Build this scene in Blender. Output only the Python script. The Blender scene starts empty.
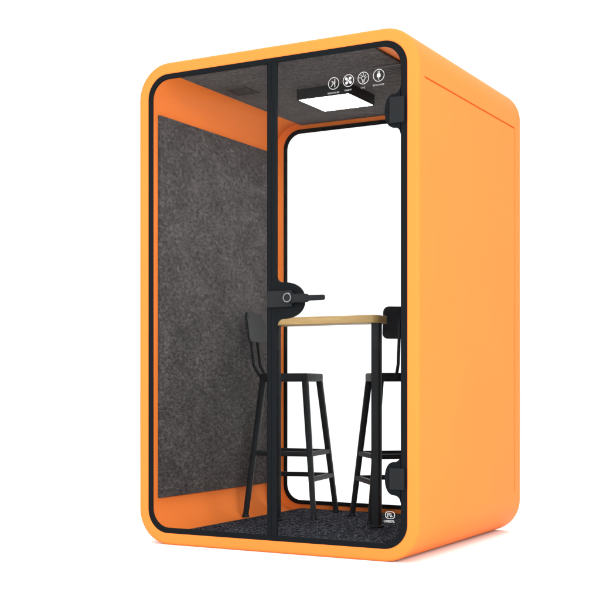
import bpy, bmesh, math, random
from mathutils import Vector, Matrix

random.seed(4)
S = bpy.context.scene
COL = S.collection
R = math.radians
PI = math.pi

# ------------------------------------------------------------------ materials
def new_mat(name):
    m = bpy.data.materials.new(name)
    m.use_nodes = True
    nt = m.node_tree
    return m, nt, nt.nodes['Principled BSDF']


def noise(nt, scale, detail=4, rough=.55, vec=None, distortion=0):
    n = nt.nodes.new('ShaderNodeTexNoise')
    n.inputs['Scale'].default_value = scale
    n.inputs['Detail'].default_value = detail
    n.inputs['Roughness'].default_value = rough
    n.inputs['Distortion'].default_value = distortion
    if vec is not None:
        nt.links.new(vec, n.inputs['Vector'])
    return n


def objcoord(nt, scale=(1, 1, 1)):
    t = nt.nodes.new('ShaderNodeTexCoord')
    mp = nt.nodes.new('ShaderNodeMapping')
    mp.inputs['Scale'].default_value = scale
    nt.links.new(t.outputs['Object'], mp.inputs['Vector'])
    return mp.outputs['Vector']


def ramp(nt, fac, stops):
    r = nt.nodes.new('ShaderNodeValToRGB')
    cr = r.color_ramp
    while len(cr.elements) < len(stops):
        cr.elements.new(.5)
    for e, (p, c) in zip(cr.elements, stops):
        e.position = p
        e.color = (*c, 1)
    nt.links.new(fac, r.inputs['Fac'])
    return r.outputs['Color']


def mixc(nt, a, b, fac, mode='MIX'):
    n = nt.nodes.new('ShaderNodeMix')
    n.data_type = 'RGBA'
    n.blend_type = mode
    n.inputs['Factor'].default_value = fac
    nt.links.new(a, n.inputs['A'])
    nt.links.new(b, n.inputs['B'])
    return n.outputs['Result']


def bump(nt, bs, h, strength, dist):
    b = nt.nodes.new('ShaderNodeBump')
    b.inputs['Strength'].default_value = strength
    b.inputs['Distance'].default_value = dist
    nt.links.new(h, b.inputs['Height'])
    nt.links.new(b.outputs['Normal'], bs.inputs['Normal'])


def mat_paint(name, col, rough, bstr=.03, var=.04, bscale=260, spec=.4):
    m, nt, b = new_mat(name)
    v = objcoord(nt)
    n1 = noise(nt, 2.3, 3, .5, v)
    lo = tuple(c * (1 - var) for c in col)
    hi = tuple(min(1, c * (1 + var)) for c in col)
    nt.links.new(ramp(nt, n1.outputs['Fac'], [(.3, lo), (.7, hi)]), b.inputs['Base Color'])
    b.inputs['Roughness'].default_value = rough
    b.inputs['Specular IOR Level'].default_value = spec
    n2 = noise(nt, bscale, 2, .5, v)
    bump(nt, b, n2.outputs['Fac'], bstr, .002)
    return m


ORANGE = mat_paint('orange_paint', (.75, .188, .034), .5, .03, .02, 300, .05)
BLACK = mat_paint('black_powder_coat', (.0042, .0054, .0066), .5, .06, .1, 500, .045)
BLACK2 = mat_paint('black_metal', (.0085, .0095, .0110), .45, .03, .1, 400, .09)
CASING = mat_paint('black_casing', (.014, .0135, .0135), .6, .05, .08, 300, .15)
GREYM = mat_paint('dark_grey_fitting', (.0085, .0098, .0110), .45, .03, .06, 300, .09)
VENT = mat_paint('dark_grey_grille', (.047, .042, .0405), .6, .05, .08, 300, .15)
RUBBER = mat_paint('rubber_seal', (.006, .006, .006), .7, 0, .05, 300, .08)
STEEL = mat_paint('brushed_steel', (.20, .20, .21), .35, .02, .03, 300, .5)
STEEL.node_tree.nodes['Principled BSDF'].inputs['Metallic'].default_value = .85
INK = mat_paint('white_print', (.36, .36, .36), .6, 0, .02, 300, .2)


def mat_felt(name, base, streak=False):
    m, nt, b = new_mat(name)
    v = objcoord(nt)
    vs = objcoord(nt, (2.2, 16, 4)) if streak else objcoord(nt, (1, .6, 1))
    vf = objcoord(nt, (1, 1, 1)) if streak else objcoord(nt, (1, .55, 1))
    big = noise(nt, 11 if not streak else 5, 5, .68, vs, .7)
    fine = noise(nt, 72, 7, .78, vf, .8)
    fib = noise(nt, 230, 3, .7, v, 1.2)
    k = lambda f: tuple(c * f for c in base)
    c1 = ramp(nt, big.outputs['Fac'], [(.34, k(.70)), (.50, k(1.0)), (.66, k(1.30))])
    c2 = ramp(nt, fine.outputs['Fac'], [(.38, (.36, .36, .365)), (.50, (.88, .88, .88)), (.63, (2.0, 1.96, 1.96))])
    c3 = ramp(nt, fib.outputs['Fac'], [(.3, (.7, .7, .7)), (.72, (1.4, 1.4, 1.4))])
    c = mixc(nt, mixc(nt, c1, c2, 1, 'MULTIPLY'), c3, .8, 'MULTIPLY')
    nt.links.new(c, b.inputs['Base Color'])
    b.inputs['Roughness'].default_value = .95
    b.inputs['Specular IOR Level'].default_value = .1
    b.inputs['Sheen Weight'].default_value = .08
    bump(nt, b, fine.outputs['Fac'], .5, .003)
    return m


FELT = mat_felt('grey_felt', (.049, .0450, .0450))
CEILF = mat_felt('ceiling_felt', (.049, .043, .0415), True)


def mat_carpet():
    m, nt, b = new_mat('loop_pile_carpet')
    v = objcoord(nt)
    f = noise(nt, 95, 3, .78, v, .3)
    g = noise(nt, 45, 4, .7, v)
    c1 = ramp(nt, f.outputs['Fac'], [(.42, (.0025, .003, .004)), (.53, (.010, .011, .016)), (.64, (.19, .20, .245))])
    c2 = ramp(nt, g.outputs['Fac'], [(.35, (.55, .55, .55)), (.7, (1.3, 1.3, 1.35))])
    nt.links.new(mixc(nt, c1, c2, 1, 'MULTIPLY'), b.inputs['Base Color'])
    b.inputs['Roughness'].default_value = 1
    b.inputs['Specular IOR Level'].default_value = .05
    bump(nt, b, f.outputs['Fac'], 1, .006)
    return m


CARPET = mat_carpet()


def mat_wood():
    m, nt, b = new_mat('light_oak')
    v = objcoord(nt, (3, 34, 34))
    n = noise(nt, 2.6, 6, .6, v, .5)
    c = ramp(nt, n.outputs['Fac'], [(.3, (.25, .155, .046)), (.55, (.33, .21, .070)), (.75, (.38, .25, .088))])
    nt.links.new(c, b.inputs['Base Color'])
    b.inputs['Roughness'].default_value = .5
    bump(nt, b, n.outputs['Fac'], .1, .001)
    return m


WOOD = mat_wood()


def mat_glass():
    m, nt, b = new_mat('clear_glass')
    nt.nodes.remove(b)
    out = nt.nodes['Material Output']
    tr = nt.nodes.new('ShaderNodeBsdfTransparent')
    tr.inputs['Color'].default_value = (.994, .997, .996, 1)
    gl = nt.nodes.new('ShaderNodeBsdfGlossy')
    gl.inputs['Roughness'].default_value = .02
    fr = nt.nodes.new('ShaderNodeFresnel')
    fr.inputs['IOR'].default_value = 1.045
    mx = nt.nodes.new('ShaderNodeMixShader')
    nt.links.new(fr.outputs[0], mx.inputs[0])
    nt.links.new(tr.outputs[0], mx.inputs[1])
    nt.links.new(gl.outputs[0], mx.inputs[2])
    nt.links.new(mx.outputs[0], out.inputs['Surface'])
    return m


GLASS = mat_glass()


def mat_lamp():
    m, nt, b = new_mat('lit_diffuser')
    b.inputs['Base Color'].default_value = (.9, .9, .9, 1)
    b.inputs['Emission Color'].default_value = (1, .985, .96, 1)
    b.inputs['Emission Strength'].default_value = 26.0
    return m


LAMP = mat_lamp()


def mat_floor():
    m, nt, b = new_mat('white_studio_floor')
    n = noise(nt, 1.2, 3, .5, objcoord(nt))
    nt.links.new(ramp(nt, n.outputs['Fac'], [(.3, (.90, .90, .90)), (.7, (.92, .92, .92))]), b.inputs['Base Color'])
    b.inputs['Roughness'].default_value = .9
    b.inputs['Specular IOR Level'].default_value = .1
    return m


FLOOR = mat_floor()

# ------------------------------------------------------------------ mesh helpers
def link(name, bm, mats, parent=None, loc=None, smooth=35):
    bmesh.ops.recalc_face_normals(bm, faces=bm.faces)
    me = bpy.data.meshes.new(name)
    bm.to_mesh(me)
    bm.free()
    for m in (mats if isinstance(mats, (list, tuple)) else [mats]):
        me.materials.append(m)
    if smooth:
        for p in me.polygons:
            p.use_smooth = True
        me.set_sharp_from_angle(angle=R(smooth))
    o = bpy.data.objects.new(name, me)
    COL.objects.link(o)
    if loc is not None:
        o.location = loc
    if parent is not None:
        o.parent = parent
    return o


def empty(name, loc, rz=0):
    o = bpy.data.objects.new(name, None)
    o.empty_display_size = .1
    COL.objects.link(o)
    o.location = loc
    o.rotation_euler.z = rz
    return o


def tag(o, label, cat, group=None):
    o['label'] = label
    o['category'] = cat
    if group:
        o['group'] = group


def rr(x0, x1, z0, z1, r, n=10):
    """rounded rectangle, list of (x, z), constant point count 4*(n+1)"""
    pts = []
    r = max(r, 1e-4)
    for cx, cz, a0 in ((x1 - r, z1 - r, 0), (x0 + r, z1 - r, 90), (x0 + r, z0 + r, 180), (x1 - r, z0 + r, 270)):
        for k in range(n + 1):
            a = R(a0 + 90 * k / n)
            pts.append((cx + r * math.cos(a), cz + r * math.sin(a)))
    return pts


def rings(bm, loops, closed_profile=False, cap=False, mi=0):
    """loops: list of lists of 3D points with the same count; bridged in order"""
    vs = [[bm.verts.new(p) for p in L] for L in loops]
    n = len(vs[0])
    pairs = list(zip(vs, vs[1:])) + ([(vs[-1], vs[0])] if closed_profile else [])
    for a, b in pairs:
        for i in range(n):
            f = bm.faces.new((a[i], a[(i + 1) % n], b[(i + 1) % n], b[i]))
            f.material_index = mi
    if cap:
        for L in (vs[0], vs[-1]):
            f = bm.faces.new(L)
            f.material_index = mi


def slab_y(bm, outline, y0, y1, bev=0, mi=0):
    """outline (x,z) extruded along y with a small chamfer at both ends"""
    if bev <= 0:
        rings(bm, [[(x, y0, z) for x, z in outline], [(x, y1, z) for x, z in outline]], cap=True, mi=mi)
        return
    n = len(outline)
    cx = sum(p[0] for p in outline) / n
    cz = sum(p[1] for p in outline) / n
    ins = []
    for i in range(n):
        p0, p, p1 = Vector(outline[i - 1]), Vector(outline[i]), Vector(outline[(i + 1) % n])
        t = (p1 - p0)
        if t.length < 1e-9:
            t = Vector((1, 0))
        nn = Vector((-t.y, t.x)).normalized()
        if nn.dot(Vector((cx, cz)) - p) < 0 and abs(nn.dot((Vector((cx, cz)) - p).normalized())) > .05:
            nn = -nn
        ins.append(p + nn * bev)
    rings(bm, [[(p.x, y0, p.y) for p in ins], [(x, y0 + bev, z) for x, z in outline],
               [(x, y1 - bev, z) for x, z in outline], [(p.x, y1, p.y) for p in ins]], cap=True, mi=mi)


def rrbox(bm, x0, x1, y0, y1, z0, z1, r=.004, mi=0, n=3):
    """box with rounded edges (by stacking rounded-rectangle sections along z)"""
    secs = []
    for k in range(n + 1):
        a = R(90 * k / n)
        secs.append((r * (1 - math.sin(a)), z0 + r * (1 - math.cos(a))))
    for k in range(n + 1):
        a = R(90 * (n - k) / n)
        secs.append((r * (1 - math.sin(a)), z1 - r * (1 - math.cos(a))))
    loops = []
    for d, z in secs:
        loops.append([(x, y, z) for x, y in rr(x0 + d, x1 - d, y0 + d, y1 - d, max(r - d, r * .15), 4)])
    rings(bm, loops, cap=True, mi=mi)


def tube(bm, pts, rad, n=10, square=False, mi=0, rot=0):
    """sweep along points; rad scalar or list; square gives a soft square section"""
    pts = [Vector(p) for p in pts]
    rads = rad if isinstance(rad, (list, tuple)) else [rad] * len(pts)
    loops = []
    for i, p in enumerate(pts):
        t = (pts[min(i + 1, len(pts) - 1)] - pts[max(i - 1, 0)]).normalized()
        ref = Vector((0, 0, 1)) if abs(t.z) < .8 else Vector((math.cos(rot), math.sin(rot), 0))
        u = (ref - t * ref.dot(t)).normalized()
        w = t.cross(u)
        if square:
            s = rads[i]
            sec = rr(-s, s, -s, s, s * .3, 2)
        else:
            sec = [(rads[i] * math.cos(2 * PI * k / n), rads[i] * math.sin(2 * PI * k / n)) for k in range(n)]
        loops.append([tuple(p + u * a + w * b) for a, b in sec])
    rings(bm, loops, cap=True, mi=mi)


def torus_y(bm, cx, y, cz, r, t, mi=0, n=32, m=8):
    loops = []
    for i in range(n):
        a = 2 * PI * i / n
        loops.append([(cx + (r + t * math.cos(b)) * math.cos(a), y + t * math.sin(b), cz + (r + t * math.cos(b)) * math.sin(a))
                      for b in (2 * PI * j / m for j in range(m))])
    rings(bm, loops, closed_profile=True, mi=mi)


def disc_y(bm, cx, cz, r, y0, y1, bev=.001, mi=0, n=32):
    slab_y(bm, [(cx + r * math.cos(2 * PI * k / n), cz + r * math.sin(2 * PI * k / n)) for k in range(n)], y0, y1, bev, mi)


# ------------------------------------------------------------------ setting
bm = bmesh.new()
bmesh.ops.create_grid(bm, x_segments=8, y_segments=8, size=150)
fl = link('floor', bm, FLOOR, smooth=0)
fl['kind'] = 'structure'

# ------------------------------------------------------------------ booth
W, H, D = 1.473, 2.308, 1.34
ZC = 2.230                     # underside of the ceiling panel
T, RO = .056, .168            # wall thickness, outer corner radius
RI = .150                      # radius of the cove inside
X0, X1 = -W, 0.0
booth = empty('office_booth', (-W / 2, D / 2, 0))
tag(booth, 'orange rounded soundproof office booth with glass front, black frame and grey felt inside', 'office booth')
OFF = Vector((W / 2, -D / 2, 0))


def part(name, bm, mats, parent=None, smooth=35):
    """geometry is given in world coordinates; parts hang off the booth's Empty"""
    if parent is None or parent is booth:
        bm.transform(Matrix.Translation(OFF))
        return link(name, bm, mats, booth, smooth=smooth)
    bm.transform(Matrix.Translation(OFF))
    return link(name, bm, mats, parent, smooth=smooth)


def sect(d, n=14):
    return rr(X0 + d, X1 - d, d, H - d, RO - d, n)


def L(d, y, n=14):
    return [(x, y, z) for x, z in sect(d, n)]


# shell: rounded tube with filleted front and rear rims
f = .018
prof = [(T, .004), (T - .004, 0)]   # (inset, depth)
for k in range(7):
    a = R(90 * k / 6)
    prof.append((f * (1 - math.sin(a)), f * (1 - math.cos(a))))
for k in range(7):
    a = R(90 * (6 - k) / 6)
    prof.append((f * (1 - math.sin(a)), D - f * (1 - math.cos(a))))
prof += [(T - .004, D), (T, D - .004)]
bm = bmesh.new()
cove = [[(x, y, z) for x, z in rr(X0 + T, X1 - T, T, H - T - .010, RI, 14)] for y in (D - .016, .016)]
rings(bm, [L(d, y) for d, y in prof] + [L(T, D - .015)] + cove + [L(T, .015)], closed_profile=True)
bmesh.ops.recalc_face_normals(bm, faces=bm.faces)
shell = part('shell', bm, ORANGE, smooth=28)
# shadow gap round the side panels: a real groove cut into the shell
gw, gd = .009, .008
zt, zb, yf, yb = 2.093, .207, .062, 1.246


def groove(xa, xb):
    g = bmesh.new()
    def box(x0, x1, y0, y1, z0, z1):
        bmesh.ops.create_cube(g, size=1, matrix=Matrix.Translation(((x0 + x1) / 2, (y0 + y1) / 2, (z0 + z1) / 2)) @ Matrix.Diagonal((x1 - x0, y1 - y0, z1 - z0, 1)))
    # one closed L-shaped solid, so that the cutter never overlaps itself
    pts = [(yf, zt), (yb, zt), (yb, zb), (yb - gw, zb), (yb - gw, zt - gw), (yf, zt - gw)]
    rings(g, [[(xa, y, z) for y, z in pts], [(xb, y, z) for y, z in pts]], cap=True)
    bmesh.ops.recalc_face_normals(g, faces=g.faces)
    me = bpy.data.meshes.new('cut')
    g.transform(Matrix.Translation(OFF))
    g.to_mesh(me)
    g.free()
    o = bpy.data.objects.new('cut', me)
    COL.objects.link(o)
    o.parent = booth
    return o


cuts = [groove(-gd, .02), groove(-W - .02, -W + gd)]
for c in cuts:
    md = shell.modifiers.new('groove', 'BOOLEAN')
    md.operation = 'DIFFERENCE'
    md.solver = 'EXACT'
    md.object = c
bpy.context.view_layer.update()
dg = bpy.context.evaluated_depsgraph_get()
me2 = bpy.data.meshes.new_from_object(shell.evaluated_get(dg))
shell.modifiers.clear()
shell.data = me2
me2.name = 'shell'
for p in me2.polygons:
    p.use_smooth = True
me2.set_sharp_from_angle(angle=R(28))
for c in cuts:
    bpy.data.objects.remove(c)

# rear frame with the window opening
YB0, YB1 = 1.222, 1.240
wx0, wx1, wz0, wz1, wr = -1.358, -.107, .094, 2.206, .105
bm = bmesh.new()
inner = rr(wx0, wx1, wz0, wz1, wr, 14)
outer = rr(X0 + T - .002, X1 - T + .002, T - .002, H - T + .002, RI, 14)
rings(bm, [[(x, y, z) for x, z in lp] for lp, y in ((outer, YB0), (outer, YB1), (inner, YB1), (inner, YB0))], closed_profile=True)
part('rear_frame', bm, ORANGE)
# gasket + glass
bm = bmesh.new()
g0 = rr(wx0 - .002, wx1 + .002, wz0 - .002, wz1 + .002, wr, 14)
g1 = rr(wx0 + .018, wx1 - .018, wz0 + .020, wz1 - .020, wr - .017, 14)
rings(bm, [[(x, y, z) for x, z in lp] for lp, y in ((g0, YB0 - .005), (g0, YB1 + .005), (g1, YB0 + .004), (g1, YB0 - .003))], closed_profile=True)
gk = part('window_seal', bm, RUBBER)
bm = bmesh.new()
slab_y(bm, rr(wx0 + .017, wx1 - .017, wz0 + .017, wz1 - .017, wr - .016, 14), YB0 - .0015, YB0 + .0025)
part('rear_glass', bm, GLASS, smooth=0)

# front black frame (perimeter) + fixed stile
FT = .034
FO = T - .001
bm = bmesh.new()
def frame_in(e):
    return rr(X0 + T + .022 - e, X1 - T - .032 + e, T + .025 - e, H - T - .023 + e, .092 + e, 14)


o_ = [(x, z) for x, z in sect(FO)]
rings(bm, [[(x, y, z) for x, z in lp] for lp, y in ((o_, .0035), (frame_in(.004), .0035), (frame_in(0), .0075), (frame_in(0), .0145), (o_, .0145))], closed_profile=True)
part('front_frame', bm, BLACK)
MX0, MX1 = -.757, -.703
MXC = -.729
zi0, zi1 = T + .025 - .003, H - T - .023 + .003
bm = bmesh.new()
# stile section (x, y), swept in z : stepped, chamfered
sec = [(MX0, .012), (MX0 + .009, .005), (MXC - .0015, .005), (MXC - .0015, .016), (MX0, .016)]
rings(bm, [[(x, y, z) for x, y in sec] for z in (zi0, zi1)], cap=True)
part('stile', bm, BLACK)
# fixed pane
bm = bmesh.new()
GY0, GY1 = .0075, .0135


def pane(x0, x1, round_left):
    r = .092
    z0, z1 = T + .024, H - T - .022
    out = []
    n = 12
    if round_left:
        out += [(x1, z0), (x1, z1)]
        for cz, a0 in ((z1 - r, 90), (z0 + r, 180)):
            for k in range(n + 1):
                a = R(a0 + 90 * k / n)
                out.append((x0 + r + r * math.cos(a), cz + r * math.sin(a)))
    else:
        out += [(x0, z1), (x0, z0)]
        for cz, a0 in ((z0 + r, 270), (z1 - r, 0)):
            for k in range(n + 1):
                a = R(a0 + 90 * k / n)
                out.append((x1 - r + r * math.cos(a), cz + r * math.sin(a)))
    return out


slab_y(bm, pane(X0 + T + .020, MX0 + .004, True), GY0, GY1)
part('fixed_glass', bm, GLASS, smooth=0)

# door: glass with stile, lock, lever, hinges, printed marks
bm = bmesh.new()
slab_y(bm, pane(MX1 - .004, X1 - T - .030, False), GY0, GY1)
door = part('door', bm, GLASS, smooth=0)
bm = bmesh.new()
sec = [(MXC + .0015, .0015), (MX1 - .007, .0015), (MX1, .008), (MX1, .016), (MXC + .0015, .016)]
rings(bm, [[(x, y, z) for x, y in sec] for z in (zi0, zi1)], cap=True)
part('door_stile', bm, BLACK, door)


def dplate(xe, zc, w, h, sgn, fil=.035):
    """D-shaped plate growing from a straight edge at xe, with concave fillets; sgn = +1 grows to +x"""
    pts = []
    n = 8
    for k in range(n + 1):                      # upper concave fillet
        a = R(180 + 90 * k / n)
        pts.append((xe + sgn * (fil + fil * math.cos(a)), zc + h + fil + fil * math.sin(a)))
    m = 22
    a_, b_ = w - fil, h
    for k in range(1, m):
        a = R(90 - 180 * k / m)
        ca, sa = math.cos(a), math.sin(a)
        pts.append((xe + sgn * (fil + a_ * abs(ca) ** .9), zc + b_ * math.copysign(abs(sa) ** .9, sa)))
    for k in range(n + 1):
        a = R(90 + 90 * k / n)
        pts.append((xe + sgn * (fil + fil * math.cos(a)), zc - h - fil + fil * math.sin(a)))
    return pts


# lock plate + block + rosette + lever as one handle set
hz = 1.150
bm = bmesh.new()
slab_y(bm, dplate(MX1 - .004, hz - .003, .146, .083, 1), .003, .020)
lock = part('lock_plate', bm, BLACK, door)
bm = bmesh.new()
slab_y(bm, rr(MX0 + .012, MX0 + .142, hz - .034, hz + .040, .006, 3), -.014, .0055, .003)
part('lock_case', bm, GREYM, door)
bm = bmesh.new()
rx, rz = -.611, hz + .004
disc_y(bm, rx, rz, .024, -.022, -.0145, .002, 0)
disc_y(bm, rx, rz, .0205, -.060, -.020, .002, 0)
torus_y(bm, rx, -.0605, rz, .0185, .0034, 1)
disc_y(bm, rx, rz, .0135, -.0635, -.0605, .001, 0)
secs = []
for x, hw, ty in ((.010, .013, .009), (.020, .019, .010), (.060, .0195, .010), (.096, .018, .009), (.104, .0125, .008), (.176, .0120, .007), (.182, .009, .005)):
    secs.append([(rx + x, -.048 + b, rz - .004 + a) for a, b in rr(-hw, hw, -ty, ty, min(hw, ty) * .6, 3)])
rings(bm, secs, cap=True)
part('handle', bm, [BLACK2, STEEL], door)
for zc, zz0, zz1 in ((.361, .315, .407), (1.945, 1.889, 2.001)):
    bm = bmesh.new()
    slab_y(bm, dplate(-.088, zc, .074, .072, -1, .03), .003, .020)
    slab_y(bm, rr(-.135, -.066, zz0, zz1, .005, 3), -.010, .0052, .002, 1)
    part('hinge', bm, [BLACK, GREYM], door)

# printed marks on the door glass -------------------------------------------------
PY0, PY1 = .0062, .0071


def stroke(bm, pts, w):
    """flat polyline stroke in x,z on the glass"""
    for (xa, za), (xb, zb) in zip(pts, pts[1:]):
        d = Vector((xb - xa, zb - za))
        if d.length < 1e-6:
            continue
        d.normalize()
        n = Vector((-d.y, d.x)) * w / 2
        a, b = Vector((xa, za)) - d * w * .3, Vector((xb, zb)) + d * w * .3
        q = [a + n, b + n, b - n, a - n]
        rings(bm, [[(p.x, PY0, p.y) for p in q], [(p.x, PY1, p.y) for p in q]], cap=True)


def ringmark(bm, cx, cz, r, w, sx=1, pw=1.0):
    n = 36
    def pt(rad, k):
        c, s = math.cos(2 * PI * k / n), math.sin(2 * PI * k / n)
        return (cx + sx * rad * math.copysign(abs(c) ** pw, c), cz + rad * math.copysign(abs(s) ** pw, s))
    o, i = [pt(r, k) for k in range(n)], [pt(r - w, k) for k in range(n)]
    rings(bm, [[(x, y, z) for x, z in lp] for lp, y in ((o, PY0), (o, PY1), (i, PY1), (i, PY0))], closed_profile=True)


GLY = [[[(0, 0), (0, 1)], [(0, 1), (1, 1)], [(0, .5), (.8, .5)]], [[(0, 0), (0, 1), (1, 1), (1, 0), (0, 0)]], [[(0, 1), (0, 0), (1, 0)]],
       [[(0, 0), (.5, 1), (1, 0)]], [[(0, 0), (0, 1)], [(0, .5), (1, .5)], [(1, 0), (1, 1)]], [[(0, 1), (1, 1)], [(.5, 1), (.5, 0)]],
       [[(1, 1), (0, 1), (0, 0), (1, 0)]], [[(1, 1), (0, 1), (0, .5), (1, .5), (1, 0), (0, 0)]]]


def caption(bm, cx, cz, width, h, n, seq, w):
    pitch = width / n
    for k in range(n):
        x0 = cx - width / 2 + k * pitch
        for st in GLY[seq[k % len(seq)]]:
            stroke(bm, [(x0 + a * pitch * .62, cz - h / 2 + b * h) for a, b in st], w)


def icon(cx, cz, draw, cw, cn, seq):
    b = bmesh.new()
    ringmark(b, cx, cz, .0272, .0026)
    draw(b, cx, cz)
    caption(b, cx, cz - .0415, cw, .0056, cn, seq, .0009)
    part('icon', b, INK, door, smooth=0)


def d_sound(b, x, z):
    stroke(b, [(x + .006, z - .017), (x + .006, z + .018)], .0032)
    stroke(b, [(x - .012, z - .013), (x + .004, z + .007)], .0030)
    stroke(b, [(x - .010, z + .011), (x + .004, z - .004)], .0022)
    stroke(b, [(x - .004, z - .003), (x - .004, z + .010)], .0022)


def d_fan(b, x, z):
    for k in range(4):
        a0 = R(35 + 90 * k)
        n = 12
        c = (x + .0128 * math.cos(a0 + .25), z + .0128 * math.sin(a0 + .25))
        pts = []
        for j in range(n):
            t = 2 * PI * j / n
            u, v = .0078 * math.cos(t), .0064 * math.sin(t)
            pts.append((c[0] + u * math.cos(a0) - v * math.sin(a0), c[1] + u * math.sin(a0) + v * math.cos(a0)))
        rings(b, [[(p, PY0 - .0002 * k, q) for p, q in pts], [(p, PY1 - .0002 * k, q) for p, q in pts]], cap=True)
    ringmark(b, x, z, .0042, .0041)


def d_bulb(b, x, z):
    ringmark(b, x, z + .000, .0100, .0022)
    stroke(b, [(x - .004, z - .009), (x - .003, z - .020)], .0026)
    stroke(b, [(x + .004, z - .009), (x + .003, z - .020)], .0026)
    stroke(b, [(x - .003, z - .015), (x + .003, z - .015)], .0022)
    for a in (10, 50, 90, 130, 170):
        c, s = math.cos(R(a)), math.sin(R(a))
        stroke(b, [(x + .0135 * c, z + .0135 * s), (x + .0195 * c, z + .0195 * s)], .0022)


def d_plug(b, x, z):
    n = 16
    slab = rr(x - .0085, x + .0085, z - .009, z + .008, .005, 4)
    rings(b, [[(p, PY0, q) for p, q in slab], [(p, PY1, q) for p, q in slab]], cap=True)
    stroke(b, [(x - .003, z + .009), (x - .003, z + .018)], .0024)
    stroke(b, [(x + .003, z + .009), (x + .003, z + .018)], .0024)
    stroke(b, [(x, z - .010), (x, z - .018)], .0026)


icon(-.412, 2.0985, d_sound, .058, 9, (7, 1, 1, 3, 0, 6, 2))
icon(-.339, 2.102, d_fan, .036, 6, (0, 3, 4, 1, 5))
icon(-.266, 2.104, d_bulb, .022, 3, (2, 0, 6))
icon(-.192, 2.107, d_plug, .054, 8, (1, 6, 5, 2, 0, 4, 5))
b = bmesh.new()
lx, lz = -.138, .2035
ringmark(b, lx, lz, .0165, .0022, 1.38, .72)
stroke(b, [(lx - .011, lz - .008), (lx - .011, lz + .008), (lx - .001, lz + .008), (lx - .001, lz + .001), (lx - .010, lz + .001)], .003)
stroke(b, [(lx - .003, lz + .001), (lx + .004, lz - .008)], .003)
stroke(b, [(lx + .004, lz + .008), (lx + .004, lz + .001), (lx + .010, lz - .007)], .0026)
caption(b, lx - .002, lz - .0270, .052, .0080, 7, (2, 1, 1, 1, 6, 0, 2), .0019)
part('logo', b, INK, door, smooth=0)

# inner linings ------------------------------------------------------------------
def lining(name, corners, thick_dir, mat, r=.004):
    bm = bmesh.new()
    (xa, xb), (ya, yb_), (za, zb_) = corners
    rrbox(bm, xa, xb, ya, yb_, za, zb_, r)
    return part(name, bm, mat)


XI = X0 + T
lining('wall_panel', ((XI - .001, XI + .013), (.079, YB0 - .003), (.212, 2.083)), 0, FELT)
lining('wall_panel', ((-T - .013, -T + .001), (.079, YB0 - .003), (.212, 2.083)), 0, FELT)
lining('ceiling_panel', ((-1.246, -.219), (.018, YB0 - .006), (ZC, H - T - .009)), 0, CEILF)
lining('carpet', ((-1.246, -.219), (.018, YB0 - .008), (T - .001, T + .014)), 0, CARPET, .005)
# ventilation grilles in the ceiling
for cx, hv in ((-.300, .085), (-1.120, .062)):
    bm = bmesh.new()
    zc = ZC - .0005
    rrbox(bm, cx - hv, cx + hv, .285, .305, zc - .005, zc + .004, .002)
    for k in range(6):
        y = .310 + k * .026
        rrbox(bm, cx - hv, cx + hv, y, y + .012, zc - .005, zc + .004, .002)
    for sx in (-hv, hv - .005):
        rrbox(bm, cx + sx, cx + sx + .005, .306, .456, zc - .004, zc + .003, .001)
    part('ceiling_vent', bm, VENT)

# ------------------------------------------------------------------ ceiling light
lt = empty('ceiling_light', (-.7225, .633, ZC - .0005))
tag(lt, 'square black ceiling light with a glowing white panel inside the booth', 'ceiling light')
bm = bmesh.new()
hw = .146
zl0, zl1 = -.052, .0
rings(bm, [[(x, y, z) for x, y in rr(-hw + d, hw - d, -hw + d, hw - d, .006, 3)] for d, z in ((0, zl1), (0, zl0 + .001), (.001, zl0), (.007, zl0), (.008, zl0 + .004))], cap=True)
link('lamp_housing', bm, CASING, lt)
bm = bmesh.new()
rrbox(bm, -hw + .0085, hw - .0085, -hw + .0085, hw - .0085, zl0 + .0005, zl0 + .0035, .001)
link('diffuser', bm, LAMP, lt)

# ------------------------------------------------------------------ table
FZ = T + .014
tb = empty('bar_table', (-.788, .585, FZ))
tag(tb, 'narrow high bar table with pale wooden top between the two stools', 'table')
bm = bmesh.new()
zt0, zt1 = 1.104 - .038 - FZ, 1.104 - FZ
rings(bm, [[(x, y, z) for x, y in rr(-.283 + d, .335 - d, -.055 + d, .105 - d, .045, 6)]
           for d, z in ((.004, zt0), (.0012, zt0 + .0012), (0, zt0 + .004), (0, zt1 - .004), (.0012, zt1 - .0012), (.004, zt1))], cap=True)
link('table_top', bm, WOOD, tb)
for sx in (-.256, .312):
    bm = bmesh.new()
    tube(bm, [(sx, 0, .010), (sx, 0, 1.104 - .0385 - FZ)], .0215, square=True)
    link('leg', bm, BLACK2, tb)
    bm = bmesh.new()
    rrbox(bm, sx - .026, sx + .026, -.03, .03, .0005, .012, .003)
    link('base_plate', bm, BLACK2, tb)

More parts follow.
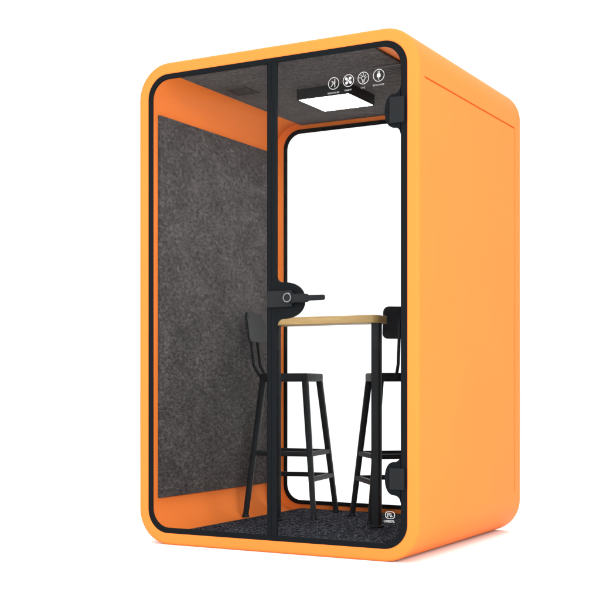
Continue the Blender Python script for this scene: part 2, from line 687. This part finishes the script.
# ------------------------------------------------------------------ stools
def make_stool():
    st = empty('bar_stool', (0, 0, 0))
    zs0, zs1 = .712, .756
    hs, hf = .134, .190
    bm = bmesh.new()
    rrbox(bm, -hs, hs, -hs, hs, zs0, zs1, .008)
    link('seat', bm, BLACK2, st)
    def at(sx, sy, z):
        k = (zs0 - z) / zs0
        h = hs - .016 + (hf - hs + .016) * k
        return Vector((sx * h, sy * h, z))
    for sx, sy in ((1, 1), (-1, 1), (-1, -1), (1, -1)):
        bm = bmesh.new()
        tube(bm, [at(sx, sy, zs0 + .006), at(sx, sy, .4), at(sx, sy, .012)], [.0155, .0145, .0125], square=True)
        p = at(sx, sy, .012)
        tube(bm, [(p.x, p.y, .0), (p.x, p.y, .010), (p.x, p.y, .022)], [.019, .019, .012], n=14)
        link('leg', bm, BLACK2, st)
    def rung(a, b, z):
        bm = bmesh.new()
        tube(bm, [at(*a, z), at(*b, z)], .0125, square=True)
        link('stretcher', bm, BLACK2, st)
    ring = [(1, 1), (-1, 1), (-1, -1), (1, -1)]
    for k in range(4):
        rung(ring[k], ring[(k + 1) % 4], .335)
    rung((1, 1), (-1, 1), .205)
    rung((1, 1), (1, -1), .205)
    # backrest: shallow curved plate leaning back on two posts
    bm = bmesh.new()
    pw, zlo, zhi = .128, .925, 1.085
    n = 14
    out = rr(-pw, pw, zlo, zhi, .028, 6)
    def surf(y, z, t):
        lean = -(hs + .030) - (z - zs0) * .13
        return (lean + .22 * (pw * pw * 0 + y * y) * 1.0 + t, y, z)
    grid_n, grid_m = 14, 6
    fr = [surf(y, z, 0) for y, z in out]
    bk = [surf(y, z, -.014) for y, z in out]
    # fill by columns so that the plate really bends
    def column_loop(t, s):
        return [surf(y * s, (z - (zlo + zhi) / 2) * s + (zlo + zhi) / 2, t) for y, z in out]
    loops = [column_loop(0, s) for s in (.02, .35, .7, .97)] + [column_loop(-.003, 1), column_loop(-.011, 1)] + [column_loop(-.014, s) for s in (.97, .7, .35, .02)]
    rings(bm, loops, cap=True)
    link('backrest', bm, BLACK2, st)
    for sy in (-.047, .047):
        bm = bmesh.new()
        zt_ = 1.0
        pts = [(-(hs - .012), sy, zs0 + .018), (-(hs + .012), sy, zs0 + .021), (-(hs + .034), sy, zs0 + .036), (-(hs + .050), sy, zs0 + .062)]
        for z in (.80, .90, .98, 1.03):
            s_ = surf(sy, z, -.0235)
            pts.append((s_[0], sy, z))
        tube(bm, pts, .0080, n=10)
        link('back_post', bm, BLACK2, st)
    return st


def copy_tree(o, parent=None):
    c = o.copy()
    COL.objects.link(c)
    if parent is not None:
        c.parent = parent
    for ch in list(o.children):
        copy_tree(ch, c)
    return c


stool = make_stool()
spots = [((-1.119, .882, FZ), R(9.7), 'black metal bar stool with its backrest against the grey felt wall'),
         ((-.535, .950, FZ), R(130), 'black metal bar stool turned away at an angle by the door hinges')]
for k, (loc, rz, lab) in enumerate(spots):
    o = stool if k == 0 else copy_tree(stool)
    o.location = loc
    o.rotation_euler.z = rz
    tag(o, lab, 'bar stool', 'bar stools in the booth')

# ------------------------------------------------------------------ light
w = bpy.data.worlds.new('World')
S.world = w
w.use_nodes = True
bg = w.node_tree.nodes['Background']
bg.inputs['Color'].default_value = (1, 1, 1, 1)
bg.inputs['Strength'].default_value = 1.22


def area(name, loc, target, size, power):
    l = bpy.data.lights.new(name, 'AREA')
    l.shape = 'SQUARE'
    l.size = size
    l.energy = power
    o = bpy.data.objects.new(name, l)
    COL.objects.link(o)
    o.location = loc
    o.rotation_euler = (Vector(target) - Vector(loc)).to_track_quat('-Z', 'Y').to_euler()
    return o


area('overhead_softbox', (-.7, .7, 6.5), (-.7, .7, 0), 9, 480)
area('front_softbox', (-4.2, -6.0, 2.4), (-.7, .2, 1.1), 2.6, 150)
area('key_softbox', (4.6, -5.6, 2.6), (-.7, .4, 1.1), 3.2, 520)

# ------------------------------------------------------------------ camera
cam = bpy.data.cameras.new('Camera')
co = bpy.data.objects.new('Camera', cam)
COL.objects.link(co)
co.location = (2.01879, -4.68300, .7644)
co.rotation_euler = (R(90), 0, R(29.0138))
cam.sensor_width = 36
cam.lens = 1193.6 / 600 * 36
cam.shift_y = 85 / 600
cam.clip_end = 1000
S.camera = co
S.view_settings.view_transform = 'Standard'
S.view_settings.look = 'None'
S.view_settings.exposure = 0
S.view_settings.gamma = 1
